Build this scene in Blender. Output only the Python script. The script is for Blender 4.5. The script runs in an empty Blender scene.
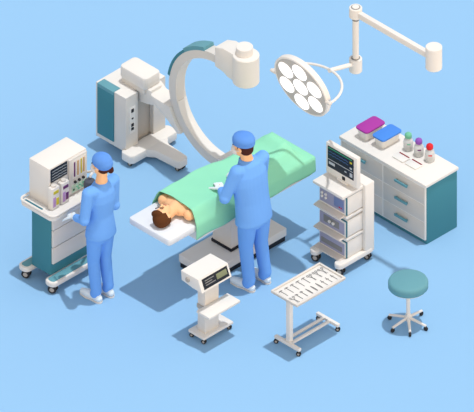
import bpy, bmesh, math, random
from mathutils import Vector, Matrix, Euler
random.seed(4)
SC = bpy.context.scene
COL = SC.collection
S = 0.0095                      # metres per photo pixel
R3, R6 = math.sqrt(3), math.sqrt(6)
RIGHT = Vector((1, 1, 0)).normalized()
UP = Vector((-1, 1, 2)).normalized()
VIEW = Vector((1, -1, 1)).normalized()

def ground(px, py):
    """floor position seen at a photo pixel (isometric camera)"""
    u = (px - 237) * S; v = (206 - py) * S
    return ((u / .70711 - v / .40825) / 2, (u / .70711 + v / .40825) / 2)

# ------------------------------------------------------------------ materials
GAIN = 1.4
def lin(c):
    c = c / 255.0
    return c / 12.92 if c <= .04045 else ((c + .055) / 1.055) ** 2.4
def mat(name, rgb, rough=.6, spec=.2, alpha=None, emit=0, metal=0, vary=.02, gain=GAIN):
    m = bpy.data.materials.new(name); m.use_nodes = True
    nt = m.node_tree; b = nt.nodes['Principled BSDF']
    c = [min(1, lin(x) / gain) for x in rgb]
    b.inputs['Roughness'].default_value = rough
    b.inputs['Specular IOR Level'].default_value = spec
    b.inputs['Metallic'].default_value = metal
    tc = nt.nodes.new('ShaderNodeTexCoord')
    n = nt.nodes.new('ShaderNodeTexNoise'); n.inputs['Scale'].default_value = 6; n.inputs['Detail'].default_value = 2
    nt.links.new(tc.outputs['Object'], n.inputs['Vector'])
    mx = nt.nodes.new('ShaderNodeMix'); mx.data_type = 'RGBA'
    mx.inputs[6].default_value = [x * (1 - vary) for x in c] + [1]
    mx.inputs[7].default_value = [min(1, x * (1 + vary)) for x in c] + [1]
    nt.links.new(n.outputs['Fac'], mx.inputs[0])
    nt.links.new(mx.outputs[2], b.inputs['Base Color'])
    if alpha is not None: b.inputs['Alpha'].default_value = alpha
    if emit:
        b.inputs['Emission Color'].default_value = c + [1]
        b.inputs['Emission Strength'].default_value = emit
    return m

M = dict(
    floor=mat('floor_blue_paint', (160, 210, 253), .9, 0, vary=.004),
    white=mat('white_enamel', (254, 252, 248)),
    grey=mat('light_grey_enamel', (242, 239, 234)),
    drawergrey=mat('drawer_front_grey', (230, 226, 220)),
    midgrey=mat('grey_plastic', (150, 150, 150)),
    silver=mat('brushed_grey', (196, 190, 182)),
    tire=mat('dark_rubber', (52, 54, 58)),
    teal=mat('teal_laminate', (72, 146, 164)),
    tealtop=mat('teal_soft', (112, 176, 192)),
    vinyl=mat('teal_vinyl', (112, 174, 188)),
    tealdark=mat('teal_dark', (64, 130, 148)),
    black=mat('black_rubber', (40, 46, 56)),
    navy=mat('screen_glass', (38, 50, 66), .5, .2),
    screenline=mat('screen_trace_pale', (205, 215, 225)),
    screengreen=mat('screen_trace_green', (70, 180, 140)),
    screenblue=mat('screen_trace_blue', (80, 120, 180)),
    lcd=mat('lcd_olive', (142, 150, 118)),
    pad=mat('mattress_vinyl', (238, 245, 253), gain=1.25),
    drape=mat('green_drape_cloth', (148, 226, 192), .9, .05, gain=1.15),
    scrub=mat('blue_scrub_cotton', (106, 160, 230), .9, .05, gain=.95),
    trouser=mat('blue_scrub_trousers', (104, 158, 230), .9, .05, gain=.95),
    cap=mat('blue_cap_cotton', (98, 152, 232), .9, .05, gain=1.15),
    glove=mat('pale_latex', (230, 243, 252), gain=1.1),
    shoe=mat('pale_shoe', (222, 238, 250), gain=1.1),
    mask=mat('mask_white', (246, 246, 246)),
    skin=mat('skin', (253, 200, 152), .7, .1, gain=1.15),
    hair=mat('hair_brown', (102, 62, 34), .8, .1),
    hairdark=mat('hair_dark', (84, 46, 40), .8, .1),
    eye=mat('eye_dark', (50, 40, 40)),
    lips=mat('lips', (226, 150, 130)),
    purple=mat('purple_lid', (182, 62, 178)),
    bluelid=mat('blue_lid', (78, 152, 252)),
    boxbody=mat('frosted_plastic', (252, 252, 250), .4, .2),
    bottle=mat('bottle_plastic', (240, 246, 250), .3, .3, alpha=.75),
    red=mat('red_cap', (236, 44, 54)), violet=mat('violet_cap', (158, 96, 206)), mint=mat('mint_cap', (126, 212, 176)),
    maroon=mat('maroon_strip', (150, 30, 48)),
    yellow=mat('yellow_mark', (228, 218, 70)), lilac=mat('lilac_mark', (206, 166, 226)), plum=mat('plum_mark', (120, 60, 130)),
    orange=mat('orange_tube', (232, 186, 120)), mintpanel=mat('mint_panel', (196, 224, 206)),
    greendot=mat('green_button', (60, 120, 90)),
    panel=mat('lavender_panel', (176, 178, 206)), panelblue=mat('blue_panel', (130, 150, 200)),
    lip=mat('beige_tray', (240, 232, 224)),
    steel=mat('instrument_steel', (150, 151, 153), .4, .4),
    lens=mat('lamp_lens', (255, 255, 255), .5, .2, emit=1.2),
    lampface=mat('lamp_face_grey', (214, 210, 204)),
    bag=mat('grey_rubber', (92, 98, 112)),
)

# ------------------------------------------------------------------ mesh helpers
class MB:
    def __init__(self): self.bm = bmesh.new()
    def _add(self, b2, mtx=None):
        if mtx is not None: b2.transform(mtx)
        me = bpy.data.meshes.new('tmp'); b2.to_mesh(me); b2.free()
        self.bm.from_mesh(me); bpy.data.meshes.remove(me); return self
    def box(self, x0, x1, y0, y1, z0, z1, bev=.004, seg=2, mtx=None):
        b = bmesh.new(); bmesh.ops.create_cube(b, size=1)
        for v in b.verts:
            v.co = Vector(((x0 + x1) / 2 + v.co.x * (x1 - x0), (y0 + y1) / 2 + v.co.y * (y1 - y0), (z0 + z1) / 2 + v.co.z * (z1 - z0)))
        bev = min(bev, .45 * min(abs(x1 - x0), abs(y1 - y0), abs(z1 - z0)))
        if bev > 0: bmesh.ops.bevel(b, geom=b.edges[:], offset=bev, segments=seg, profile=.5, affect='EDGES')
        return self._add(b, mtx)
    def poly(self, pts, axis, t0, t1, bev=0, seg=2, mtx=None):
        """prism of a closed outline; axis = the extrusion axis ('x','y','z')"""
        def P(u, v, t): return {'z': (u, v, t), 'y': (u, t, v), 'x': (t, u, v)}[axis]
        b = bmesh.new()
        lo = [b.verts.new(P(u, v, t0)) for u, v in pts]; hi = [b.verts.new(P(u, v, t1)) for u, v in pts]
        n = len(pts)
        f0 = b.faces.new(lo); f1 = b.faces.new(hi)
        for i in range(n): b.faces.new((lo[i], lo[(i + 1) % n], hi[(i + 1) % n], hi[i]))
        bmesh.ops.recalc_face_normals(b, faces=b.faces[:])
        if bev > 0:
            es = list({e for f in (f0, f1) for e in f.edges})
            bmesh.ops.bevel(b, geom=es, offset=bev, segments=seg, profile=.5, affect='EDGES')
        return self._add(b, mtx)
    def rbox(self, x0, x1, y0, y1, z0, z1, r=.03, bev=.006, n=5):
        pts = []
        r = min(r, .49 * (x1 - x0), .49 * (y1 - y0))
        for cx, cy, a0 in ((x1 - r, y1 - r, 0), (x0 + r, y1 - r, 90), (x0 + r, y0 + r, 180), (x1 - r, y0 + r, 270)):
            for k in range(n + 1):
                a = math.radians(a0 + 90 * k / n); pts.append((cx + r * math.cos(a), cy + r * math.sin(a)))
        return self.poly(pts, 'z', z0, z1, bev)
    def lathe(self, prof, c=(0, 0, 0), seg=40, mtx=None):
        b = bmesh.new(); rings = []
        for r, z in prof:
            if r < 1e-5: rings.append([b.verts.new((0, 0, z))])
            else: rings.append([b.verts.new((r * math.cos(2 * math.pi * k / seg), r * math.sin(2 * math.pi * k / seg), z)) for k in range(seg)])
        for a, d in zip(rings, rings[1:]):
            for k in range(seg):
                k2 = (k + 1) % seg
                q = [a[k % len(a)], a[k2 % len(a)], d[k2 % len(d)], d[k % len(d)]]
                u = []
                for v in q:
                    if v not in u: u.append(v)
                if len(u) >= 3: b.faces.new(u)
        bmesh.ops.recalc_face_normals(b, faces=b.faces[:])
        b.transform(Matrix.Translation(c))
        return self._add(b, mtx)
    def cyl(self, p0, p1, r, r1=None, seg=24, bev=.0):
        p0, p1 = Vector(p0), Vector(p1); d = p1 - p0; L = d.length; r1 = r if r1 is None else r1
        q = Vector((0, 0, 1)).rotation_difference(d).to_matrix().to_4x4()
        bv = min(bev, L * .45, r * .5)
        prof = [(0, 0), (r - bv, 0), (r, bv), (r1, L - bv), (r1 - bv, L), (0, L)] if bv else [(0, 0), (r, 0), (r1, L), (0, L)]
        return self.lathe(prof, seg=seg, mtx=Matrix.Translation(p0) @ q)
    def tube(self, pts, rad, seg=12, ry=None, up=None):
        """tapered tube through points; rad a number or one per point"""
        pts = [Vector(p) for p in pts]; n = len(pts)
        if not hasattr(rad, '__len__'): rad = [rad] * n
        b = bmesh.new(); rings = []
        t0 = (pts[1] - pts[0]).normalized()
        ref = up or (Vector((0, 0, 1)) if abs(t0.z) < .9 else Vector((1, 0, 0)))
        s = t0.cross(ref).normalized()
        for i in range(n):
            t = ((pts[min(i + 1, n - 1)] - pts[i]).normalized() + (pts[i] - pts[max(i - 1, 0)]).normalized()).normalized()
            s = (s - t * s.dot(t)).normalized(); u = t.cross(s)
            k = ry if ry else 1
            rings.append([b.verts.new(pts[i] + s * rad[i] * math.cos(2 * math.pi * j / seg) + u * rad[i] * k * math.sin(2 * math.pi * j / seg)) for j in range(seg)])
        for a, d in zip(rings, rings[1:]):
            for j in range(seg): b.faces.new((a[j], a[(j + 1) % seg], d[(j + 1) % seg], d[j]))
        b.faces.new(rings[0][::-1]); b.faces.new(rings[-1])
        bmesh.ops.recalc_face_normals(b, faces=b.faces[:])
        return self._add(b)
    def ball(self, c, rx, ry=None, rz=None, seg=20, rot=None):
        b = bmesh.new(); bmesh.ops.create_uvsphere(b, u_segments=seg, v_segments=max(8, seg * 2 // 3), radius=1)
        m = Matrix.Diagonal((rx, ry or rx, rz or rx, 1))
        if rot is not None: m = rot.to_4x4() @ m
        return self._add(b, Matrix.Translation(c) @ m)
    def limb(self, pts, rad):
        """tapered limb with round ends and joints, made to be fused"""
        self.tube(pts, rad, seg=16)
        for p, r in zip(pts, rad): self.ball(p, r * .995, seg=16)
        return self
    def build(self, name, m, parent=None, smooth=35, loc=None):
        me = bpy.data.meshes.new(name); self.bm.to_mesh(me); self.bm.free()
        return link(name, me, m, parent, smooth, loc)
    def fuse(self, name, m, parent=None, voxel=.008, it=4, cut=None):
        """one continuous surface out of the overlapping shapes"""
        me = bpy.data.meshes.new('t'); self.bm.to_mesh(me); self.bm.free()
        o = bpy.data.objects.new('t', me); COL.objects.link(o)
        md = o.modifiers.new('r', 'REMESH'); md.mode = 'VOXEL'; md.voxel_size = voxel
        sm = o.modifiers.new('s', 'SMOOTH'); sm.iterations = it; sm.factor = .5
        dg = bpy.context.evaluated_depsgraph_get(); dg.update()
        new = bpy.data.meshes.new_from_object(o.evaluated_get(dg)); new.name = name
        bpy.data.objects.remove(o); bpy.data.meshes.remove(me)
        if cut is not None:
            b = bmesh.new(); b.from_mesh(new)
            cut(b); b.to_mesh(new); b.free()
        new.materials.clear()
        return link(name, new, m, parent, 180)

def link(name, me, m, parent=None, smooth=35, loc=None):
    me.name = name
    o = bpy.data.objects.new(name, me); COL.objects.link(o)
    me.materials.append(m if not isinstance(m, str) else M[m])
    if len(me.polygons):
        me.polygons.foreach_set('use_smooth', [True] * len(me.polygons))
        if smooth < 180: me.set_sharp_from_angle(angle=math.radians(smooth))
    if parent is not None: o.parent = parent
    if loc is not None: o.location = loc
    return o
def tag(o, label, cat, group=None):
    o['label'] = label; o['category'] = cat
    if group: o['group'] = group
    return o
def thing(name, loc, label, cat, group=None):
    o = bpy.data.objects.new(name, None); COL.objects.link(o); o.location = loc
    o.empty_display_size = .1
    return tag(o, label, cat, group)
def copy_tree(o, parent=None):
    c = o.copy(); COL.objects.link(c)
    if parent is not None: c.parent = parent
    for ch in [x for x in bpy.data.objects if x.parent == o]: copy_tree(ch, c)
    return c

def caster(parent, x, y, r=.042, w=.034, zt=None, rot=25):
    """twin-wheel swivel caster: tyre part with a grey hub"""
    a = math.radians(rot); ax = Vector((-math.sin(a), math.cos(a), 0)); c = Vector((x, y, r))
    m = MB()
    for s in (-1, 1): m.cyl(c + ax * (s * w * .5) - ax * w * .19, c + ax * (s * w * .5) + ax * w * .19, r, bev=.006)
    m.cyl(c, c + Vector((0, 0, (zt or r * 2) - r + .01)), r * .3)
    o = m.build('caster', 'tire', parent)
    h = MB()
    for s in (-1, 1): h.cyl(c + ax * (s * w * .5) - ax * w * .22, c + ax * (s * w * .5) + ax * w * .22, r * .55, bev=.002)
    h.build('hub', 'silver', o)
    return o

# ------------------------------------------------------------------ setting
m = MB(); m.box(-7, 7, -7, 7, -.1, 0, 0)
f = m.build('floor', 'floor'); f['kind'] = 'structure'

# ------------------------------------------------------------------ anaesthesia machine (left)
ax, ay = ground(51.4, 288)
t = thing('anaesthesia_machine', (ax, ay, 0), 'white and teal wheeled medical machine with a small dark screen and gauge panel at left', 'medical machine')
MB().box(-.265, -.012, 0, .50, .14, .80, .006).build('lower_body', 'teal', t)
for i, (z0, z1) in enumerate(((.27, .455), (.463, .655), (.663, .80))):
    d = MB().box(-.012, .012, .012, .50, z0, z1, .004).build('drawer', 'grey', t)
for x in (.045, -.31):
    fo = MB().rbox(x - .065, x + .065, -.088, .64, .085, .138, .05, .01).build('foot', 'white', t)
    MB().rbox(x - .042, x + .042, -.063, .615, .136, .1415, .03, .001).build('foot_inlay', 'tealtop', fo)
    for y in (-.035, .575): caster(t, x + .01, y, .043, .05, .09)
tr = MB().rbox(-.40, .06, -.04, .60, .80, .842, .06, .012).build('tray', 'white', t)
rail = MB()
pts = []
for cx, cy, a0 in ((.055 - .05, .595 - .05, 0), (-.395 + .05, .595 - .05, 90), (-.395 + .05, -.035 + .05, 180), (.055 - .05, -.035 + .05, 270)):
    for k in range(6):
        a = math.radians(a0 + 18 * k); pts.append((cx + .05 * math.cos(a), cy + .05 * math.sin(a), .862))
rail.tube(pts + pts[:1], .012, seg=10)
rail.build('tray_rail', 'white', tr)
MB().box(-.36, -.13, -.012, .02, .842, .846, 0).build('slot', 'tealdark', tr)
MB().box(-.378, -.108, .078, .578, .842, 1.285, .008).build('housing', 'white', t)
sc = MB().box(-.110, -.100, .095, .315, 1.118, 1.268, .003).build('screen', 'navy', t)
for k, z in enumerate((1.238, 1.205, 1.172, 1.142)):
    ln = MB()
    for j in range(7):
        y = .108 + j * .028
        ln.box(-.1008, -.0985, y, y + .029, z + (.003 if j % 2 else 0), z + .004 + (.003 if j % 2 else 0), 0)
    ln.build('screen_trace', 'screenline', sc)
pn = MB().box(-.110, -.088, .33, .568, .865, 1.268, .006).build('gauge_panel', 'grey', t)
MB().box(-.089, -.085, .365, .545, 1.035, 1.245, .003).build('gauge_window', 'white', pn)
for y, mm in ((.395, 'plum'), (.44, 'orange'), (.485, 'yellow'), (.52, 'orange')):
    MB().cyl((-.084, y, 1.06), (-.084, y, 1.225), .008, seg=10).build('flow_tube', mm, pn)
for y in (.40, .455, .51):
    MB().cyl((-.09, y, .995), (-.068, y, .995), .014, bev=.003, seg=14).build('knob', 'tire', pn)
MB().box(-.089, -.085, .36, .55, .875, .965, .003).build('button_field', 'mintpanel', pn)
for y, z in ((.385, .91), (.43, .925), (.47, .93), (.51, .935), (.45, .895), (.50, .90)):
    MB().cyl((-.088, y, z), (-.078, y, z), .011, bev=.002, seg=12).build('button', 'greendot' if y < .4 else 'mint', pn)
for y, m1, m2, lab in ((.055, 'yellow', 'lilac', 'white canister with yellow marks'), (.185, 'plum', 'lilac', 'white canister with purple marks')):
    v = MB().box(-.108, -.045, y, y + .105, .842, 1.09, .010).build('vaporizer', 'white', t); v['label'] = lab
    MB().box(-.047, -.042, y + .018, y + .088, 1.02, 1.055, .002).build('top_mark', m1, v)
    MB().box(-.047, -.042, y + .014, y + .05, .875, .985, .002).build('side_mark', m2, v)
    MB().box(-.047, -.041, y + .056, y + .09, .885, .965, .002).build('level_mark', m1, v)
    MB().cyl((-.078, y + .052, 1.085), (-.078, y + .052, 1.112), .026, bev=.005, seg=16).build('cap', 'grey', v)
MB().tube([(.17, .345, 1.17), (.17, .36, 1.22), (.165, .42, 1.245), (.06, .59, 1.12), (-.1, .60, 1.0), (-.2, .575, .98)], .013).build('breathing_hose', 'white', t)
MB().lathe([(0, -.075), (.035, -.07), (.058, -.03), (.062, .01), (.05, .05), (.02, .07), (.016, .085), (0, .085)], (.17, .345, 1.115), 24).build('breathing_bag', 'bag', t)

# ------------------------------------------------------------------ operating table
cx0, cy0 = ground(210, 284.1)
t = thing('operating_table', (cx0, cy0, 0), 'white operating table with a grey pedestal and pale mattress under the green drape', 'operating table')
MB().box(-.40, 0, 0, 1.01, 0, .065, .004).build('plinth', 'black', t)
MB().box(-.41, .01, -.01, 1.02, .06, .148, .006).build('base', 'white', t)
pd = MB().box(-.34, -.09, .374, .63, .175, .68, .006).build('pedestal', 'grey', t)
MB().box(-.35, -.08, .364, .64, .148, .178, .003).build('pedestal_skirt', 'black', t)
MB().box(-.48, .05, -.22, 1.335, .635, .765, .012).build('table_frame', 'white', t)
MB().rbox(-.49, .06, -.608, 1.31, .763, .836, .03, .014).build('mattress', 'pad', t)

# ------------------------------------------------------------------ people
def spine(m, secs):
    """torso: elliptical sections (x, y, z, half depth, half width)"""
    b = bmesh.new(); rings = []; n = 28
    for x, y, z, rx, ry in secs:
        rings.append([b.verts.new((x + rx * math.cos(2 * math.pi * k / n), y + ry * math.copysign(abs(math.sin(2 * math.pi * k / n)) ** .85, math.sin(2 * math.pi * k / n)), z)) for k in range(n)])
    for a, d in zip(rings, rings[1:]):
        for k in range(n): b.faces.new((a[k], a[(k + 1) % n], d[(k + 1) % n], d[k]))
    b.faces.new(rings[0][::-1]); b.faces.new(rings[-1])
    bmesh.ops.recalc_face_normals(b, faces=b.faces[:])
    return m._add(b)

def head(m, c, R, k=1.0):
    """head facing -X locally, chin down; c = centre, R = rotation"""
    T = lambda p: Vector(c) + R @ (Vector(p) * k)
    m.ball(T((.008, 0, .022)), .096 * k, .077 * k, .090 * k, rot=R)      # skull
    m.ball(T((-.028, 0, -.045)), .066 * k, .058 * k, .078 * k, rot=R)    # face
    m.ball(T((-.058, 0, -.095)), .030 * k, .034 * k, .026 * k, rot=R)    # chin
    m.ball(T((-.098, 0, -.030)), .020 * k, .013 * k, .018 * k, rot=R)    # nose
    m.ball(T((-.086, 0, -.008)), .014 * k, .011 * k, .028 * k, rot=R)
    for s in (-1, 1): m.ball(T((.012, s * .077, -.012)), .021 * k, .011 * k, .033 * k, rot=R)  # ears
    return T

def hand(m, w, d, n, side, k=1.0, curl=.5):
    """palm, four unequal bent fingers and a thumb; w wrist, d pointing direction, n palm normal, side = thumb side sign"""
    w, d, n = Vector(w), Vector(d).normalized(), Vector(n).normalized()
    n = (n - d * n.dot(d)).normalized(); s = d.cross(n) * side          # towards the thumb
    m.limb([w - d * .03 * k, w + d * .02 * k], [.026 * k, .027 * k])
    for q in (-.028, -.010, .010, .028):
        m.limb([w + d * .015 * k + s * q * .7 * k, w + d * .085 * k + s * q * k], [.017 * k, .0135 * k])
    for q, L in ((.030, .072), (.010, .082), (-.010, .076), (-.029, .060)):
        p = w + d * .085 * k + s * q * k; pts = [p]; a = 0
        for f, da in ((.42, curl * .6), (.33, curl), (.25, curl * .7)):
            a += da; p = p + (d * math.cos(a) + n * math.sin(a) + s * q * .9) * L * f * k; pts.append(p)
        m.limb(pts, [.0098 * k, .0092 * k, .0084 * k, .0072 * k])
    b = w + d * .022 * k + s * .026 * k
    m.limb([b, b + (d * .6 + s * .65 + n * .25) * .042 * k, b + (d * .95 + s * .75 + n * .45) * .072 * k, b + (d * 1.3 + s * .72 + n * .62) * .092 * k],
           [.0155 * k, .0125 * k, .0105 * k, .008 * k])
    return m

def shoe(name, parent, ankle, fwd, L=.27):
    m = MB(); fwd = Vector(fwd).normalized(); a = Vector(ankle); z = Vector((0, 0, 1))
    h = Vector((a.x, a.y, 0)) - fwd * .06
    P = lambda f, zz: h + fwd * f * L + z * zz
    m.limb([P(.10, .042), P(.35, .044), P(.62, .042), P(.86, .036)], [.036, .038, .044, .034])
    m.limb([P(.16, .07), P(.40, .06)], [.034, .030])
    m.limb([P(.26, .06), P(.24, .105)], [.040, .044])
    def flat(b):
        for v in b.verts:
            if v.co.z < .004: v.co.z = .002 if v.co.z < .002 else v.co.z
    o = m.fuse(name, 'shoe', parent, .006, 3, flat)
    s = MB()
    s.limb([P(.10, .01), P(.40, .01), P(.64, .01), P(.86, .01)], [.037, .034, .044, .034])
    def sole(b):
        for v in b.verts: v.co.z = min(.016, max(0, v.co.z))
    s.fuse('sole', 'mask', o, .006, 1, sole)
    return o

def standing(origin, label, P):
    """a standing clinician facing -X: body, scrubs, cap, mask, gloves, shoes"""
    root = thing('person', (*origin, 0), label, 'person')
    V = Vector; k = P['k']
    hc = V(P['head']); ch = V(P['chest']); pv = V(P['pelvis']); nk = V(P['neck'])
    sh, el, wr = P['shoulder'], P['elbow'], P['wrist']
    hip, kn, an = P['hip'], P['knee'], P['ankle']
    Rh = P['headrot'].to_matrix()
    cw, cd, ww, wd, hw, hd = P['dims']                 # half widths / depths: chest, waist, hem
    # body (one continuous surface)
    m = MB()
    mid = pv.lerp(ch, .45)
    spine(m, [(pv.x, pv.y, pv.z, hd * .82, hw * .82), (mid.x, mid.y, mid.z, wd * .84, ww * .84), (ch.x, ch.y, ch.z, cd * .86, cw * .86), (ch.x, ch.y, ch.z + .13 * k, cd * .7, cw * .72)])
    m.limb([V((ch.x, ch.y, ch.z + .12 * k)), nk, hc + Rh @ V((.02, 0, -.06))], [.075 * k, .056 * k, .052 * k])
    T = head(m, hc, Rh, k)
    for i in (0, 1):
        m.limb([V(sh[i]) + V((0, .03 * (1 if i == 0 else -1), -.01)), el[i], wr[i]], [.046 * k, .038 * k, .027 * k])
        m.limb([V((hip[i][0], hip[i][1], hip[i][2])), kn[i], an[i]], [.070 * k, .050 * k, .035 * k])
        m.limb([an[i], V(an[i]) + V((-.09, 0, -.05))], [.032, .018])
        hd_ = (V(P['hand'][i]) - V(wr[i])).normalized()
        m.limb([wr[i], V(wr[i]) + hd_ * .06], [.026 * k, .018 * k])
    body = m.fuse('body', 'skin', root, .008, 4)
    # hair
    h = MB()
    h.ball(T((.020, 0, .016)), .094 * k, .081 * k, .092 * k, rot=Rh)
    h.ball(T((.045, 0, -.030)), .064 * k, .074 * k, .055 * k, rot=Rh)
    if P['bun']: h.ball(T((.095, .045, -.055)), .030, .030, .040, rot=Rh)
    def cuth(b):
        q = Rh.transposed()
        geo = [v for v in b.verts if ((q @ (v.co - hc)).z < -.01 and (q @ (v.co - hc)).x < -.005) or (q @ (v.co - hc)).x < -.05]
        bmesh.ops.delete(b, geom=geo, context='VERTS')
    h.fuse('hair', P['hair'], root, .006, 3, cuth)
    for s in (-1, 1):
        e = MB(); e.ball(T((-.086, s * .030, .002)), .008 * k, .012 * k, .007 * k, seg=12, rot=Rh); e.build('eye', 'eye', root)
    # mask with ear loops
    k_ = MB()
    k_.ball(T((-.062, 0, -.062)), .058 * k, .062 * k, .058 * k, rot=Rh)
    mo = k_.fuse('face_mask', 'mask', root, .006, 3)
    for s in (-1, 1):
        lp = MB(); lp.tube([T((-.055, s * .058, -.035)), T((-.02, s * .079, -.025)), T((.015, s * .09, -.005))], .0035, seg=6); lp.build('ear_loop', 'mask', mo)
    # cap
    c = MB()
    if P['bun']:
        c.ball(T((.024, 0, .055)), .112 * k, .098 * k, .090 * k, rot=Rh)
        c.ball(T((.040, 0, .035)), .105 * k, .094 * k, .080 * k, rot=Rh)
        c.fuse('surgical_cap', 'cap', root, .006, 4)
    else:
        prof = [(0, .126), (.05, .123), (.088, .104), (.101, .072), (.096, .028), (.088, .022), (0, .022)]
        mt = Matrix.Translation(hc) @ Rh.to_4x4() @ Matrix.Translation((.012 * k, 0, .012)) @ Matrix.Diagonal((1.12 * k, .98 * k, 1 * k, 1))
        c.lathe(prof, seg=40, mtx=mt); co = c.build('surgical_cap', 'cap', root, 50)
        bd = MB().lathe([(.0965, .022), (.0995, .024), (.1015, .05), (.0985, .052)], seg=40, mtx=mt); bd.build('cap_band', 'cap', co, 50)
    # tunic
    m = MB(); zh = P['hem']
    top = ch.z + P['top'] * k
    spine(m, [(pv.x, pv.y, zh, hd * 1.14, hw * 1.13), (pv.x, pv.y, zh + .06, hd * 1.10, hw * 1.08), (mid.x, mid.y, mid.z, wd, ww), (ch.x, ch.y, ch.z, cd, cw),
              (ch.x, ch.y, ch.z + .09 * k, cd * .92, cw * .92), (ch.x, ch.y, top, cd * .68, cw * .62), (nk.x, nk.y, top + .035 * k, cd * .52, cw * .34)])
    for i in (0, 1):
        cuff = V(el[i]).lerp(V(wr[i]), P['cuff'][i])
        m.limb([V(sh[i]), V(el[i]), cuff], [.066 * k, .056 * k, .043 * k])
        m.limb([V((ch.x, ch.y, ch.z + .10 * k)), V(sh[i])], [.085 * k, .066 * k])
    m.fuse('tunic', 'scrub', root, .008, 5)
    # trousers
    m = MB()
    spine(m, [(pv.x, pv.y, zh - .05, hd * .86, hw * .88), (pv.x, pv.y, pv.z + .03, hd * .92, hw * .92), (pv.x, pv.y, pv.z + .12, hd * .85, hw * .85)])
    for i in (0, 1):
        a = V(an[i]); kk = V(kn[i]); hp = V(hip[i])
        m.limb([hp, hp.lerp(kk, .5), kk, kk.lerp(a, .5), V((a.x, a.y, a.z + .03)), V((a.x - .012, a.y, .082))], [x * k for x in P['legr']])
    m.fuse('trousers', 'trouser', root, .008, 4)
    for i in (0, 1):
        w = V(wr[i]); dd = V(P['hand'][i]) - w
        g = MB(); hand(g, w, dd, P['palm'][i], 1 if i == 0 else -1, k * 1.05, P['curl'][i])
        fa = (w - V(el[i])).normalized()
        g.limb([w - fa * .075, w - fa * .02], [.036 * k, .031 * k])
        g.fuse('glove', 'glove', root, .0045, 2)
        shoe('shoe', root, an[i], P['toe'][i], P['shoeL'] * 1.04)
    return root

# surgeon at the table (index 0 = left side = -Y, 1 = right side = +Y)
mx, my = ground(253.7, 283.5)
standing((mx, my), 'person in blue scrubs and flat cap at the operating table, gloved hand on the drape', dict(
    k=1.0, top=.195, head=(-.070, -.078, 1.61), headrot=Euler((0, 0, .25)), neck=(-.045, -.06, 1.50), chest=(-.012, -.045, 1.24), pelvis=(.022, -.022, .86), hem=.775,
    dims=(.200, .130, .190, .124, .186, .120),
    shoulder=((-.02, -.21, 1.395), (-.01, .13, 1.405)), elbow=((-.075, -.315, 1.11), (-.09, .205, 1.11)), wrist=((-.275, -.165, 1.045), (-.30, .13, 1.06)),
    hand=((-.40, -.09, 1.035), (-.40, .10, 1.04)), palm=((0, 0, -1), (0, 0, -1)), curl=(.35, .35), cuff=(.78, .8),
    hip=((.02, -.105, .84), (.02, .075, .84)), knee=((-.005, -.10, .47), (.01, .085, .47)), ankle=((.045, -.105, .09), (.055, .10, .09)),
    toe=((-1, -.12, 0), (-1, .05, 0)), shoeL=.28, legr=(.100, .088, .070, .064, .062, .062), bun=False, hair='hairdark'))

wx, wy = ground(98.5, 295.6)
standing((wx, wy), 'person in blue scrubs and bouffant cap seen from behind, working at the machine at left', dict(
    k=.93, top=.175, head=(.012, .015, 1.525), headrot=Euler((0, -.06, .12)), neck=(.03, .015, 1.40), chest=(.028, .008, 1.15), pelvis=(.028, .002, .83), hem=.735,
    dims=(.158, .112, .128, .098, .148, .110),
    shoulder=((.025, -.165, 1.28), (.03, .170, 1.28)), elbow=((.035, -.225, 1.00), (.055, .165, 1.00)), wrist=((-.185, -.15, .90), (-.115, .145, 1.05)),
    hand=((-.27, -.10, .87), (-.21, .12, 1.09)), palm=((.2, .1, -1), (0, -1, 0)), curl=(.6, .9), cuff=(.72, .8),
    hip=((.025, -.075, .80), (.03, .075, .80)), knee=((.005, -.072, .45), (.02, .068, .45)), ankle=((.045, -.075, .085), (.06, .072, .085)),
    toe=((-1, -.05, 0), (-1, .0, 0)), shoeL=.255, legr=(.094, .080, .066, .062, .058, .057), bun=True, hair='hairdark'))

# patient lying on the mattress, head towards -Y, face up and turned away
t = thing('person', (cx0 - .215, cy0, .836), 'bare-shouldered person with brown hair lying on the mattress beneath the green drape', 'person')
Rb = Matrix(((0, -1, 0), (0, 0, -1), (1, 0, 0)))     # local head frame: crown (+z) -> -Y, face (-x) -> ... adjusted below
Vx = Vector
def frame(face, crown):
    face = Vx(face).normalized(); crown = Vx(crown).normalized(); crown = (crown - face * crown.dot(face)).normalized()
    x = -face; z = crown; y = z.cross(x)
    return Matrix((x, y, z)).transposed()
Rp = frame((-.42, .10, .90), (.22, -1, -.05))
m = MB()
hc = Vx((.028, -.452, .092))
T = head(m, hc, Rp, .94)
m.limb([hc + Rp @ Vx((.02, 0, -.07)), Vx((.01, -.30, .075)), Vx((0, -.24, .075))], [.052, .056, .07])
b = bmesh.new(); rings = []
for y, hw, hz, zc in ((-.29, .10, .048, .066), (-.25, .16, .060, .068), (-.19, .18, .068, .072), (-.05, .165, .070, .073), (.10, .145, .062, .066), (.25, .16, .064, .067), (.33, .16, .07, .074)):
    rings.append([b.verts.new((hw * math.cos(2 * math.pi * k / 28), y, zc + hz * math.sin(2 * math.pi * k / 28))) for k in range(28)])
for a_, d_ in zip(rings, rings[1:]):
    for k in range(28): b.faces.new((a_[k], a_[(k + 1) % 28], d_[(k + 1) % 28], d_[k]))
b.faces.new(rings[0][::-1]); b.faces.new(rings[-1]); bmesh.ops.recalc_face_normals(b, faces=b.faces[:]); m._add(b)
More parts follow.
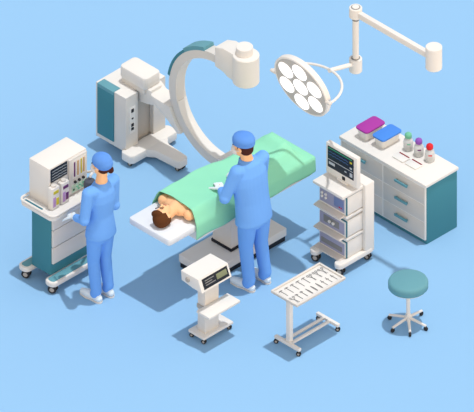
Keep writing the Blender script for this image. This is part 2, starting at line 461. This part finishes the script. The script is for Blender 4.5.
for s in (-1, 1):
    m.limb([(s * .172, -.235, .066), (s * .195, .03, .050), (s * .185, .26, .040)], [.056, .042, .031])
    m.limb([(s * .185, .26, .038), (s * .175, .34, .032)], [.030, .024])
    hand(m, (s * .185, .27, .036), (-s * .1, 1, 0), (0, 0, -1), s, .95, .12)
    m.limb([(s * .085, .28, .062), (s * .09, .72, .058), (s * .085, 1.10, .045)], [.066, .052, .034])
    m.limb([(s * .085, 1.10, .042), (s * .09, 1.115, .10)], [.034, .027])
m.fuse('body', 'skin', t, .008, 4)
h = MB()
h.ball(T((.022, 0, .028)), .092, .080, .092, rot=Rp); h.ball(T((.045, 0, -.012)), .066, .075, .060, rot=Rp)
h.ball(T((-.045, 0, .080)), .040, .060, .034, rot=Rp)
def cutp(b):
    q = Rp.transposed()
    bmesh.ops.delete(b, geom=[v for v in b.verts if ((q @ (v.co - hc)).z < .012 and (q @ (v.co - hc)).x < .0) or (q @ (v.co - hc)).z < -.06], context='VERTS')
h.fuse('hair', 'hair', t, .006, 3, cutp)
for s in (-1, 1):
    MB().tube([T((-.083, s * .042, -.002)), T((-.092, s * .030, -.006)), T((-.088, s * .018, -.003))], .0035, seg=6).build('eyelid', 'hair', t)
    MB().tube([T((-.083, s * .048, .022)), T((-.092, s * .032, .028)), T((-.092, s * .016, .024))], .005, seg=6).build('eyebrow', 'hair', t)
MB().tube([T((-.086, -.024, -.066)), T((-.096, 0, -.064)), T((-.086, .024, -.066))], .006, seg=8).build('mouth', 'lips', t)

# green drape over patient and table
def drape():
    b = bmesh.new(); ny, nx = 90, 60
    Y0, Y1 = -.245, 1.335; XL, XR = -.502, .072
    def top(x, y):
        u = (x + .215)
        chest = .142 * math.exp(-max(0, abs(u) - .205) ** 2 / (2 * .045 ** 2))
        legs = .120 * math.exp(-max(0, abs(u) - .14) ** 2 / (2 * .07 ** 2))
        w = min(1, max(0, (y - .25) / .45)); w = w * w * (3 - 2 * w)
        hgt = chest * (1 - w) + legs * w
        feet = .062 * math.exp(-((y - 1.10) / .085) ** 2) * math.exp(-max(0, abs(u) - .08) ** 2 / (2 * .05 ** 2))
        end = 1 if y < 1.15 else max(0, 1 - ((y - 1.15) / .15)) ** 1.5
        fold = .006 * math.sin(9 * y + 7 * u) * (1 - abs(u) / .3) + .004 * math.sin(23 * y - 15 * u)
        edge = max(0, min(1, (.287 - abs(u)) / .03)) ** .6
        return .842 + .006 + (hgt + feet * end) * (1 if y < 1.15 else end * .9 + .1 * end) * edge + fold * edge * end
    drop = .155
    def sect(y, k):
        # k 0..1 around the cross-section: left drop, top, right drop
        nd = 7
        if k < nd: f = 1 - k / nd; return Vector((XL - .006 - .004 * math.sin(20 * y), y, .838 - drop * f))
        if k > nx - nd: f = (k - nx + nd) / nd; return Vector((XR + .004 + .004 * math.sin(17 * y) * f, y, .838 - drop * f - .006 * math.sin(11 * y) * f))
        x = XL + (XR - XL) * (k - nd) / (nx - 2 * nd)
        return Vector((x, y, top(x, y)))
    rows = []
    for j in range(ny + 1):
        y = Y0 + (Y1 - Y0) * j / ny
        rows.append([b.verts.new(sect(y, k) + Vector((0, .0 if j else .02 * math.cos((k / nx - .5) * 6), 0))) for k in range(nx + 1)])
    for f in (.25, .5, .75, 1):   # foot-end drop
        rows.append([b.verts.new((v.co.x, Y1 + .006 * math.sin(v.co.x * 25) * f, min(v.co.z, .85) - (min(v.co.z, .85) - .838 + drop) * f)) for v in rows[ny]])
    for a, d in zip(rows, rows[1:]):
        for k in range(nx): b.faces.new((a[k], a[k + 1], d[k + 1], d[k]))
    bmesh.ops.recalc_face_normals(b, faces=b.faces[:])
    me = bpy.data.meshes.new('surgical_drape'); b.to_mesh(me); b.free()
    o = link('surgical_drape', me, 'drape', None, 180, (cx0, cy0, 0))
    sd = o.modifiers.new('thick', 'SOLIDIFY'); sd.thickness = .005; sd.offset = 1
    return tag(o, 'mint green surgical drape spread over the person on the operating table', 'drape')
drape()

# ------------------------------------------------------------------ C-arm X-ray unit
ox, oy = -1.984, .853            # body corner in table coordinates
t = thing('xray_machine', (cx0 + ox, cy0 + oy, 0), 'large white C-shaped X-ray machine with teal panels on a wheeled base at back', 'x-ray machine')
hs = MB()
hs.poly([(-.40, 0), (0, 0), (0, .16), (-.05, .16), (-.05, .372), (0, .372), (0, .53), (-.40, .53)], 'z', .11, .73, .006)
hs.build('cabinet_body', 'grey', t)
MB().box(-.402, .002, -.002, .532, .728, .738, .003).build('top_cover', 'white', t)
bpy.data.objects.remove([o for o in t.children if o.name.startswith('top_cover')][0])
MB().poly([(-.40, 0), (0, 0), (0, .16), (-.05, .16), (-.05, .372), (0, .372), (0, .53), (-.40, .53)], 'z', .729, .738, .003).build('top_cover', 'white', t)
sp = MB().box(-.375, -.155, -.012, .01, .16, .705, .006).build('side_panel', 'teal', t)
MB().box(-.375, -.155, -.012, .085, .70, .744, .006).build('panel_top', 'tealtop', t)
MB().box(-.051, -.045, .165, .367, .14, .725, .002).build('recess_shade_panel', 'silver', t)  # thin grey sheet, its darker colour stands in for shade inside the recess
MB().box(.09, .14, .19, .345, .70, .80, .008).build('cable_box', 'white', t)
cp = MB().box(-.002, .004, .045, .125, .30, .60, .002).build('control_panel', 'white', t)
sw = [(.56, .012, .020), (.47, .008, .009), (.395, .012, .017), (.350, .012, .015)]
for z, hy, hz in sw: MB().box(.003, .010, .085 - hy * 1.4, .085 + hy * 1.4, z - hz, z + hz, .003).build('switch', 'tire', cp)
MB().rbox(-.235, .08, .168, .372, .735, .80, .02, .004).build('head_neck', 'grey', t)
MB().rbox(-.25, .105, .155, .375, .795, .93, .045, .018).build('head_block', 'white', t)
# legs
MB().rbox(-.035, .13, -.05, .585, .048, .14, .05, .012).build('cross_foot', 'white', t)
MB().poly([(.12, .14), (.20, .20), (.47, .215), (.495, .235), (.495, .33), (.47, .35), (.20, .37), (.12, .44)], 'z', .048, .138, .012).build('front_foot', 'white', t)
MB().rbox(-.38, -.03, .10, .44, .03, .112, .04, .01).build('under_frame', 'grey', t)
for x, y in ((.07, -.005), (.07, .545), (.45, .255), (.45, .31), (-.30, .16), (-.30, .38)): caster(t, x, y, .026, .03, .05, 10)
# ring
RC = Vector((-.9855 - ox, 1.1425 - oy, .973))
RO, RI = .648, .557
def arc(r0, r1, a0, a1, y0, y1, n=48):
    pts = [(RC.x + r1 * math.cos(math.radians(a0 + (a1 - a0) * i / n)), RC.z + r1 * math.sin(math.radians(a0 + (a1 - a0) * i / n))) for i in range(n + 1)]
    pts += [(RC.x + r0 * math.cos(math.radians(a1 + (a0 - a1) * i / n)), RC.z + r0 * math.sin(math.radians(a1 + (a0 - a1) * i / n))) for i in range(n + 1)]
    return pts
def ring_mesh(r0, r1, a0, a1, y0, y1, n=72):
    b = bmesh.new(); sec = []
    for i in range(n + 1):
        a = math.radians(a0 + (a1 - a0) * i / n); c, s = math.cos(a), math.sin(a)
        sec.append([b.verts.new((RC.x + r * c, y, RC.z + r * s)) for r, y in ((r0, y0), (r1, y0), (r1, y1), (r0, y1))])
    for p, q in zip(sec, sec[1:]):
        for k in range(4): b.faces.new((p[k], p[(k + 1) % 4], q[(k + 1) % 4], q[k]))
    b.faces.new(sec[0][::-1]); b.faces.new(sec[-1]); bmesh.ops.recalc_face_normals(b, faces=b.faces[:])
    m = MB(); m._add(b); return m
yf, yb = RC.y - .0625, RC.y + .0625
rg = ring_mesh(RI, RO, 82, 282, yf, yb).build('c_arm', 'grey', t, 30)
ring_mesh(RI - .006, RI + .01, 196, 281, yf + .003, yb - .003).build('inner_track', 'white', rg, 30)
ring_mesh(RO - .004, RO + .006, 196, 281, yf + .02, yb - .02).build('cable_groove', 'tealdark', rg, 30)
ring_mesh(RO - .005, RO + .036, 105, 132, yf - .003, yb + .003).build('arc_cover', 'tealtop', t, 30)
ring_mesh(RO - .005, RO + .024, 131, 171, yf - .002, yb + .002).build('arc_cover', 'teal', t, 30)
# bracket that carries the ring
pts = [(-.06, .55), (-.06, .80), (.12, .80), (.17, .735), (.32, .735)]
th0 = math.degrees(math.asin((.735 - RC.z) / .66)); th0 = 180 - th0
pts = [(-.06, .60), (-.06, .80), (.10, .80), (.16, .75), (RC.x + .652 * math.cos(math.radians(th0)), .74)]
for i in range(1, 11):
    a = math.radians(th0 + (226 - th0) * i / 10); pts.append((RC.x + .652 * math.cos(a), RC.z + .652 * math.sin(a)))
pts += [(.50, .475), (.36, .575), (.20, .66), (.08, .62)]
MB().poly(pts, 'y', RC.y - .095, RC.y + .095, .006).build('arm_bracket', 'white', t)
# emitter drum at the top end
ex = -.659 - ox
hd = MB()
hd.poly([(RC.x - .005, 1.515), (RC.x - .005, 1.735), (RC.x + .10, 1.775), (ex + .02, 1.775), (ex + .02, 1.46), (RC.x + .17, 1.47), (RC.x + .11, 1.50)], 'y', RC.y - .092, RC.y + .092, .012)
hd.build('tube_neck', 'white', t)
MB().lathe([(0, 1.455), (.118, 1.455), (.128, 1.465), (.128, 1.765), (.122, 1.772), (0, 1.772)], (ex, RC.y, 0), 56).build('tube_housing', 'white', t)
MB().lathe([(0, 1.76), (.082, 1.76), (.082, 1.852), (.078, 1.857), (0, 1.857)], (ex - .02, RC.y, 0), 48).build('tube_cap', 'white', t)
# detector at the lower end
MB().box(RC.x + .02, RC.x + .20, RC.y - .075, RC.y + .075, .36, .46, .012).build('detector_neck', 'white', t)
MB().rbox(RC.x + .10, RC.x + .38, RC.y - .125, RC.y + .125, .445, .54, .04, .012).build('detector', 'white', t)

# ------------------------------------------------------------------ scope tower
fx, fy = ground(346.8, 271.4)
t = thing('equipment_cart', (fx, fy, 0), 'narrow white wheeled equipment cart with shelves, in front of the teal cabinet', 'medical cart')
for x in (-.01, -.338):
    MB().rbox(x - .048, x + .048, -.135, .34, .088, .145, .046, .01).build('foot', 'white', t)
    caster(t, x, -.075, .043, .044, .09, 20)
    caster(t, x, .29, .034, .04, .09, 20)
MB().box(-.30, .035, .215, .335, .10, .905, .006).build('column', 'white', t)
MB().box(-.355, -.005, -.0, .22, .12, .148, .004).build('bottom_shelf', 'white', t)
for z in (.350, .605):
    MB().box(-.372, .006, -.01, .22, z, z + .03, .004).build('shelf', 'white', t)
MB().box(-.40, .006, -.06, .225, .858, .892, .006).build('top_shelf', 'white', t)
for z in (.148, .38, .635):
    MB().poly([(-.075, z - .010), (-.075, z + .002), (.0, z + .014), (.0, z - .012)], 'x', -.375, -.02, .003).build('drip_ledge', 'lip', t)
devs = [('lavender-fronted white device with paired knobs on the top shelf of the cart', .647, .20, 'top'), ('lavender-fronted white device with two knobs on the middle shelf of the cart', .392, .185, 'mid'), ('lavender-fronted white device without knobs on the lowest shelf of the cart', .150, .185, 'low')]
for lab, z, hh, kd in devs:
    d = thing('medical_device', (fx, fy, z), lab, 'medical device', 'devices stacked on the equipment cart')
    MB().box(-.355, 0, .004, .212, 0, hh, .005).build('case', 'white', d)
    fr = MB().box(-.36, .004, -.006, .008, .0, hh, .003).build('front_frame', 'tealdark', d)
    MB().box(-.358, -.006, -.009, .006, .002, hh - .008, .002).build('front_bezel', 'white', d)
    fp = MB().box(-.352, -.022, -.012, .004, .022, hh - .03, .002).build('front_panel', 'panel', d)
    if kd == 'top':
        MB().box(-.16, -.03, -.0145, -.008, .05, hh - .045, .002).build('display', 'panelblue', d)
        for x in (-.315, -.265):
            for zz in (.085, .125): MB().cyl((x, -.010, zz), (x, -.026, zz), .014, bev=.003, seg=16).build('knob', 'white', d)
        for x in (-.06, -.085): MB().box(x - .008, x + .008, -.016, -.01, .055, .07, .001).build('button', 'red', d)
    elif kd == 'mid':
        MB().box(-.30, -.09, -.0145, -.008, .055, hh - .05, .002).build('display', 'midgrey', d)
        for x in (-.215, -.165): MB().cyl((x, -.010, .09), (x, -.028, .09), .017, bev=.003, seg=16).build('knob', 'white', d)
    else:
        MB().box(-.33, -.05, -.0145, -.008, .05, hh - .08, .002).build('display', 'midgrey', d)
mo = thing('monitor', (fx, fy, .892), 'white flat monitor with a dark screen of traces on top of the equipment cart', 'monitor')
MB().box(-.385, .03, .105, .158, .025, .375, .008).build('housing', 'white', mo)
MB().box(-.24, -.10, .10, .165, 0, .03, .004).build('stand', 'white', mo)
scn = MB().box(-.358, -.012, .100, .110, .105, .345, .002).build('screen', 'navy', mo)
g = MB(); g.box(-.345, -.03, .0985, .1005, .325, .335, 0); g.build('green_bar', 'screengreen', scn)
for zr in (.285, .252):
    g = MB()
    for j in range(11): g.box(-.345 + j * .024, -.32 + j * .024, .0985, .1005, zr + (.005 if j % 2 else 0), zr + .006 + (.005 if j % 2 else 0), 0)
    g.build('screen_trace', 'screenblue', scn)
g = MB(); g.box(-.35, -.02, .0985, .1005, .195, .202, 0); g.build('divider_line', 'screenline', scn)
for x0, x1, z0, z1 in ((-.34, -.26, .145, .175), (-.13, -.105, .15, .165), (-.06, -.025, .13, .175), (-.06, -.03, .22, .24)):
    g = MB(); g.box(x0, x1, .0985, .1005, z0, z1, 0); g.build('screen_readout', 'screenline', scn)
MB().box(-.06, -.03, .0985, .1005, .285, .305, 0).build('status_light', 'yellow', scn)
MB().box(-.165, -.128, .099, .107, .045, .082, .002).build('power_button', 'tire', mo)

# ------------------------------------------------------------------ drawer cabinet
kx, ky = ground(425.8, 245)
t = thing('drawer_cabinet', (kx, ky, 0), 'long white drawer cabinet with teal sides and teal handles at right', 'cabinet')
MB().box(-1.14, 0, .012, .42, .0, .665, .003).build('carcass', 'teal', t)
MB().box(-1.14, -.004, -.006, .02, .05, .665, .002).build('front_frame', 'white', t)
MB().box(-1.155, .012, -.012, .43, .665, .698, .005).build('worktop', 'white', t)
for x0, x1 in ((-1.125, -.578), (-.562, -.015)):
    for z0, z1 in ((.062, .252), (.262, .452), (.462, .652)):
        d = MB().box(x0, x1, -.008, .01, z0, z1, .002).build('drawer', 'drawergrey', t)
        xm = (x0 + x1) / 2 - .02; zm = z1 - .075
        hnd = MB(); hnd.box(xm - .085, xm + .085, -.036, -.024, zm - .014, zm + .014, .004)
        for s in (-1, 1): hnd.box(xm + s * .07 - .006, xm + s * .07 + .006, -.026, -.006, zm - .008, zm + .008, 0)
        hnd.build('handle', 'tealtop', d)
ZT = .698
def on_top(px, py, h=0):
    """worktop position under a pixel of the photo, relative to the world"""
    gx, gy = ground(px, py + (ZT + h) / (S / .8165)); return gx, gy
def storage_box(lab, lidm, x0, y0, lx, ly):
    b = thing('storage_box', (x0, y0, ZT), lab, 'storage box', 'storage boxes on the worktop')
    body = MB()
    pts0 = [(-lx / 2 + .022, -ly / 2 + .022), (lx / 2 - .022, ly / 2 - .022)]
    bb = bmesh.new()
    def rr(hx, hy, r, z):
        out = []
        for cx, cy, a0 in ((hx - r, hy - r, 0), (-hx + r, hy - r, 90), (-hx + r, -hy + r, 180), (hx - r, -hy + r, 270)):
            for k in range(6):
                a = math.radians(a0 + 18 * k); out.append(bb.verts.new((cx + r * math.cos(a), cy + r * math.sin(a), z)))
        return out
    r0 = rr(lx / 2 - .026, ly / 2 - .026, .03, 0); r1 = rr(lx / 2 - .010, ly / 2 - .010, .03, .10)
    n = len(r0)
    for k in range(n): bb.faces.new((r0[k], r0[(k + 1) % n], r1[(k + 1) % n], r1[k]))
    bb.faces.new(r0[::-1]); bb.faces.new(r1); bmesh.ops.recalc_face_normals(bb, faces=bb.faces[:])
    body._add(bb); body.build('tub', 'boxbody', b, 40)
    MB().rbox(-lx / 2, lx / 2, -ly / 2, ly / 2, .098, .118, .035, .006).build('lid', lidm, b)
gx, gy = on_top(370.4, 124.1, .118); storage_box('white plastic storage box with a purple lid on the cabinet worktop', 'purple', gx, gy, .165, .265)
gx, gy = on_top(387.0, 132.2, .118); storage_box('white plastic storage box with a blue lid on the cabinet worktop', 'bluelid', gx, gy, .165, .265)
for px, py, capm, lab, band in ((408.3, 149.3, 'mint', 'small translucent bottle with a green cap on the cabinet worktop', 'mint'), (418.8, 155, 'violet', 'small translucent bottle with a purple cap on the cabinet worktop', 'plum'), (429.7, 160.5, 'red', 'small translucent bottle with a red cap on the cabinet worktop', 'red')):
    gx, gy = on_top(px, py)
    b = thing('bottle', (gx, gy, ZT), lab, 'bottle', 'bottles on the worktop')
    MB().lathe([(0, 0), (.044, 0), (.048, .006), (.048, .095), (.042, .115), (.026, .13), (.024, .15), (0, .15)], (0, 0, 0), 28).build('flask', 'bottle', b, 50)
    MB().lathe([(0, .135), (.027, .135), (.033, .145), (.035, .16), (.031, .18), (.018, .192), (0, .195)], (0, 0, 0), 24).build('cap', capm, b, 60)
    MB().box(-.012, .022, -.0502, -.046, .082, .094, 0, mtx=Matrix.Rotation(math.radians(45), 4, 'Z')).build('level_mark', band, b)
for px, py, lab in ((401.2, 157.3, 'flat white packet with a dark red strip near the storage boxes on the worktop'), (413.8, 164.2, 'flat white packet with a dark red strip on the worktop, nearest the front corner')):
    gx, gy = on_top(px, py, .01)
    b = thing('sample_packet', (gx, gy, ZT), lab, 'packet', 'sample packets on the worktop')
    MB().box(-.072, .072, -.050, .050, 0, .014, .004).build('sleeve', 'boxbody', b)
    MB().box(-.064, .064, .036, .05, .0135, .0165, .001).build('strip', 'maroon', b)

# ------------------------------------------------------------------ console stand (front)
sx, sy = ground(205, 341.1)
t = thing('console_stand', (sx, sy, 0), 'small white display console on a pedestal with a shelf, in front of the operating table', 'console stand')
MB().box(-.165, .045, -.06, .335, .055, .085, .005).build('base_plate', 'white', t)
for x, y in ((-.14, -.035), (.02, -.035), (.02, .305), (-.14, .305)): caster(t, x, y, .024, .022, .06, 20)
MB().box(-.10, 0, 0, .185, .083, .66, .004).build('pedestal', 'grey', t)
MB().box(-.105, .09, -.008, .19, .345, .395, .004).build('shelf_bracket', 'silver', t)
MB().box(0, .175, -.115, .30, .385, .412, .005).build('shelf', 'white', t)
hd = MB().poly([(-.215, .655), (-.225, .76), (.005, .765), (.06, .632), (-.07, .632)], 'y', -.10, .30, .005).build('console', 'white', t)
n = Vector((.133, 0, .055)).normalized(); p0 = Vector((.005, 0, .765)); p1 = Vector((.06, 0, .632)); dn = (p1 - p0)
def facebox(f0, f1, y0, y1, th, name, m_, par):
    L = dn.length; d_ = dn.normalized()
    mt = Matrix((( d_.x, 0, n.x, p0.x), (0, 1, 0, 0), (d_.z, 0, n.z, p0.z), (0, 0, 0, 1)))
    return MB().box(f0 * L, f1 * L, y0, y1, -.002, th, .001, mtx=mt).build(name, m_, par)
fs = facebox(.13, .87, -.06, .275, .004, 'fascia', 'black', hd)
facebox(.28, .66, .12, .255, .007, 'display', 'lcd', hd)
for f, a, b_ in ((.28, -.03, .09), (.44, -.03, .06), (.60, -.03, .10)): facebox(f, f + .06, a, b_, .007, 'button_row', 'midgrey', hd)
MB().cyl((-.13, -.098, .70), (-.13, -.114, .70), .026, bev=.004).build('knob', 'silver', hd)

# ------------------------------------------------------------------ instrument table
nx_, ny_ = ground(274.2, 342.9)
t = thing('instrument_table', (nx_, ny_, 0), 'white wheeled overbed instrument table holding steel instruments at front right', 'instrument table')
MB().box(0, .33, 0, .035, .055, .088, .004).build('base_bar', 'white', t)
MB().box(.015, .305, .545, .58, .055, .088, .004).build('base_bar', 'white', t)
for x in (.115, .19): MB().box(x - .014, x + .014, .03, .55, .06, .085, .003).build('base_rail', 'white', t)
for x, y in ((.015, .012), (.315, .012), (.03, .565), (.29, .565)): caster(t, x, y, .024, .018, .06, 30)
MB().box(.137, .187, .02, .068, .085, .60, .004).build('post', 'white', t)
MB().box(.128, .196, .01, .078, .56, .63, .004).build('clamp_block', 'silver', t)
TX, TY, TZ = .0, -.045, .630
gx, gy = ground(270.8, 291 + (TZ + .02) / (S / .8165)); TX, TY = gx - nx_, gy - ny_
tray = MB().box(TX, TX + .35, TY, TY + .655, TZ, TZ + .012, .003).build('tray', 'white', t)
rim = MB()
for a in ((TX, TX + .02, TY, TY + .655), (TX + .33, TX + .35, TY, TY + .655), (TX + .02, TX + .33, TY, TY + .02), (TX + .02, TX + .33, TY + .635, TY + .655)): rim.box(*a, TZ + .004, TZ + .03, .002)
rim.build('tray_rim', 'grey', tray)
IZ = TZ + .0125
r_ = .0031
def inst(kind, loc, label, group):
    o = thing({'T': 'retractor', 'R': 'ring_forceps', 'S': 'scissors', 'H': 'surgical_hook', 'P': 'tweezers', 'C': 'clamp'}[kind], loc, label, 'surgical instrument', group)
    z = r_
    if kind == 'T':
        MB().tube([(.004, 0, z), (.06, .001, z), (.105, 0, z)], [r_, r_, r_ * .8], 8).build('shaft', 'steel', o)
        MB().tube([(.012, -.022, z), (0, -.010, z), (0, .010, z), (.006, .022, z)], r_ * 1.1, 8).build('handle', 'steel', o)
    elif kind in 'RS':
        w = .012 if kind == 'R' else .022
        for s in (-1, 1):
            h_ = MB(); pts = [(.014 * math.cos(a) + .012, s * (.014 + w * .3) + .011 * math.sin(a), z) for a in [2 * math.pi * q / 12 for q in range(13)]]
            h_.tube(pts, r_ * .8, 6); h_.build('finger_ring', 'steel', o)
            MB().tube([(.024, s * (.010 + w * .3), z), (.058, 0, z + s * .0005), (.112, -s * w * .45, z)], [r_ * .8, r_, r_ * .5], 8).build('blade', 'steel', o)
    elif kind == 'H':
        MB().tube([(.0, 0, z), (.06, 0, z), (.095, 0, z)], [r_ * .8, r_, r_], 8).build('shaft', 'steel', o)
        MB().tube([(.010, -.016, z), (-.004, -.006, z), (0, .008, z), (.016, .014, z)], r_ * .9, 8).build('hook', 'steel', o)
    elif kind == 'P':
        for s in (-1, 1): MB().tube([(.0, 0, z), (.05, s * .006, z), (.10, s * .003, z)], [r_, r_ * .9, r_ * .6], 8).build('prong', 'steel', o)
    else:
        MB().tube([(.0, 0, z), (.10, 0, z)], [r_, r_ * .8], 8).build('shaft', 'steel', o)
        MB().tube([(.03, -.014, z), (.03, .014, z)], r_, 8).build('crossbar', 'steel', o)
    return o
ORD = ['first', 'second', 'third', 'fourth', 'fifth', 'sixth', 'seventh', 'eighth']
rows = [('TTTTTRRS', .06, .062, 'back row'), ('SHHPPPCCC', .205, .058, 'front row')]
seen = {}
NM = {'T': 'steel retractor with a crosswise handle', 'R': 'steel ring forceps', 'S': 'open steel scissors', 'H': 'steel hook with a bent end', 'P': 'slim steel tweezers', 'C': 'steel clamp with a small crossbar'}
for row, xo, step, rn in rows:
    cnt = {}
    for i, kd in enumerate(row):
        cnt[kd] = cnt.get(kd, 0) + 1
        y = .065 + i * (.525 / (len(row) - 1)); tot = row.count(kd)
        lab = NM[kd] + ' in the ' + rn + ' of the tray' if tot == 1 else ORD[cnt[kd] - 1] + ' ' + NM[kd] + ' from the left, ' + rn + ' of the tray'
        gp = {'T': 'retractors in the tray', 'R': 'ring forceps in the tray', 'S': 'scissors in the tray', 'H': 'hooks in the tray', 'P': 'tweezers in the tray', 'C': 'clamps in the tray'}[kd]
        loc = (nx_ + TX + xo, ny_ + TY + y, IZ)
        if kd not in seen: seen[kd] = inst(kd, loc, lab, gp)
        else:
            c = copy_tree(seen[kd]); c.location = loc; c['label'] = lab

# ------------------------------------------------------------------ stool
qx, qy = ground(408.2, 324.4)
t = thing('stool', (qx, qy, 0), 'round teal padded stool on a white star base with small casters', 'stool')
MB().lathe([(0, .43), (.182, .43), (.191, .442), (.192, .495), (.184, .513), (.165, .521), (0, .523)], (0, 0, 0), 64).build('seat', 'vinyl', t, 50)
MB().lathe([(0, .405), (.13, .405), (.172, .418), (.176, .432), (0, .432)], (0, 0, 0), 56).build('seat_pan', 'white', t)
MB().lathe([(0, .05), (.026, .05), (.026, .12), (.019, .125), (.019, .30), (.014, .305), (.014, .41), (0, .41)], (0, 0, 0), 24).build('post', 'white', t)
for a in (50, 155, 221, 275, 329):
    a = math.radians(a - 45 + 0) + math.radians(0)
    a = a + math.radians(90) - math.radians(0) - math.radians(0)
    # photo angle 0 = screen right = world (1,1); 90 = away = (-1,1)
    d_ = None
    d_ = RIGHT * math.cos(a - math.radians(45)) + Vector((-1, 1, 0)).normalized() * math.sin(a - math.radians(45))
    MB().tube([(d_.x * .015, d_.y * .015, .082), (d_.x * .20, d_.y * .20, .052)], [.016, .012], 10).build('leg', 'white', t)
    c = MB(); ctr = Vector((d_.x * .195, d_.y * .195, .022)); sd_ = Vector((-d_.y, d_.x, 0))
    c.cyl(ctr - sd_ * .012, ctr + sd_ * .012, .022, bev=.005); c.cyl(ctr, ctr + Vector((0, 0, .032)), .008)
    c.build('caster', 'tire', t)

# ------------------------------------------------------------------ surgical lamp
lx, ly, lz = cx0 + .317, cy0 + .905, 2.0
t = thing('surgical_lamp', (lx, ly, lz), 'round white surgical lamp with seven lights on a jointed arm above the operating table', 'surgical lamp')
n = Vector((.0, -.975, -.222)).normalized()
e1 = Vector((.69 * RIGHT - .72 * UP)); e1 = (e1 - n * e1.dot(n)).normalized(); e2 = n.cross(e1).normalized()
MT = Matrix(((e1.x, e2.x, n.x, 0), (e1.y, e2.y, n.y, 0), (e1.z, e2.z, n.z, 0), (0, 0, 0, 1)))
MB().lathe([(0, -.085), (.25, -.08), (.34, -.058), (.348, -.045), (.348, 0), (.338, .006), (.325, .001), (0, .001)], seg=72, mtx=MT).build('lamp_shade', 'white', t, 40)
MB().lathe([(0, 0), (.328, 0), (.328, .003), (0, .004)], seg=72, mtx=MT).build('lamp_face', 'lampface', t, 40)
for p, q in [(0, 0)] + [(.215 * math.cos(math.radians(60 * k)), .215 * math.sin(math.radians(60 * k))) for k in range(6)]:
    MB().lathe([(0, .003), (.094, .003), (.092, .010), (.06, .014), (0, .016)], (p, q, 0), 36, MT).build('light', 'lens', t, 50)
yk = MB()
yk.tube([(.385 * math.cos(math.radians(a)), .395 * math.sin(math.radians(a)) - .0, 0) for a in range(0, 181, 6)], .013, 12)
yk.build('yoke', 'white', t)
for s in (-1, 1): MB().cyl((s * .335, 0, 0), (s * .402, -.0, 0), .018, bev=.004).build('pivot', 'grey', t)
JZ = -.09
MB().cyl((0, .38, -.0), (0, .70, -.085), .022).build('lower_arm', 'white', t)
MB().lathe([(0, -.09), (.058, -.09), (.062, -.085), (.062, .055), (.058, .06), (0, .06)], (0, .735, JZ), 40).build('joint', 'white', t)
MB().lathe([(0, .06), (.042, .06), (.042, .064), (0, .064)], (0, .735, JZ), 32).build('joint_ring', 'midgrey', t)
MB().cyl((0, .735, .05 + JZ), (0, .735, .56 + JZ), .031, seg=32).build('post', 'white', t)
MB().lathe([(.033, .505), (.035, .505), (.035, .517), (.033, .517)], (0, .735, JZ), 32).build('collar', 'midgrey', t)
MB().lathe([(0, .54), (.058, .54), (.062, .545), (.062, .645), (.058, .65), (0, .65)], (0, .735, JZ), 40).build('joint', 'white', t)
MB().lathe([(0, .65), (.044, .65), (.044, .653), (.034, .654), (0, .654)], (0, .735, JZ), 32).build('joint_ring', 'midgrey', t)
MB().lathe([(0, .652), (.036, .652), (.034, .658), (0, .659)], (0, .735, JZ), 32).build('joint_cap', 'white', t)
MB().box(.04, 1.0,   .71, .76, .555 + JZ, .62 + JZ, .005).build('upper_arm', 'white', t)
MB().lathe([(0, .47), (.074, .47), (.079, .475), (.079, .715), (.074, .72), (0, .72)], (1.05, .735, JZ), 48).build('ceiling_mount', 'white', t)

# ------------------------------------------------------------------ camera
cam = bpy.data.cameras.new('camera'); co = bpy.data.objects.new('camera', cam); COL.objects.link(co)
cam.type = 'ORTHO'; cam.ortho_scale = 474 * S; cam.clip_end = 60
co.matrix_world = Matrix(((RIGHT.x, UP.x, VIEW.x, VIEW.x * 14), (RIGHT.y, UP.y, VIEW.y, VIEW.y * 14), (RIGHT.z, UP.z, VIEW.z, VIEW.z * 14), (0, 0, 0, 1)))
SC.camera = co

# ------------------------------------------------------------------ light
sun = bpy.data.lights.new('sun', 'SUN'); so = bpy.data.objects.new('sun', sun); COL.objects.link(so)
sun.energy = 2.12; sun.angle = math.radians(1.2); sun.color = (1, .99, .97)
d = Vector((.085, .085, 1)).normalized()
so.rotation_euler = d.to_track_quat('Z', 'Y').to_euler(); so.location = (0, 0, 6)

w = bpy.data.worlds.new('sky'); SC.world = w; w.use_nodes = True
nt = w.node_tree; nt.nodes.clear()
N = nt.nodes.new; L = nt.links.new
out = N('ShaderNodeOutputWorld'); bg = N('ShaderNodeBackground'); tc = N('ShaderNodeTexCoord'); sp = N('ShaderNodeSeparateXYZ')
L(tc.outputs['Generated'], sp.inputs[0])
def math_(op, a, b=None, clamp=False):
    m_ = N('ShaderNodeMath'); m_.operation = op; m_.use_clamp = clamp
    for i, v in enumerate((a, b)):
        if v is None: continue
        if isinstance(v, (int, float)): m_.inputs[i].default_value = v
        else: L(v, m_.inputs[i])
    return m_.outputs[0]
hz = math_('POWER', math_('SUBTRACT', 1.0, math_('ABSOLUTE', sp.outputs['Z']), True), 1.6)
az = math_('ADD', 1.0, math_('MULTIPLY', sp.outputs['X'], .75))
HOR = (1.95, 1.5, 1.05); ZEN = (.60, .66, .76)
mixh = N('ShaderNodeMix'); mixh.data_type = 'RGBA'; mixh.clamp_result = False
mixh.inputs[6].default_value = (*ZEN, 1)
sc_ = N('ShaderNodeMix'); sc_.data_type = 'RGBA'; sc_.blend_type = 'MULTIPLY'; sc_.inputs[0].default_value = 1
sc_.inputs[6].default_value = (*HOR, 1)
cmb = N('ShaderNodeCombineColor')
for i in range(3): L(az, cmb.inputs[i])
L(cmb.outputs[0], sc_.inputs[7])
L(hz, mixh.inputs[0]); L(sc_.outputs[2], mixh.inputs[7])
L(mixh.outputs[2], bg.inputs['Color']); bg.inputs['Strength'].default_value = .87
L(bg.outputs[0], out.inputs[0])

vs = SC.view_settings
vs.view_transform = 'Standard'; vs.look = 'None'; vs.exposure = .05; vs.gamma = 1; vs.use_curve_mapping = False
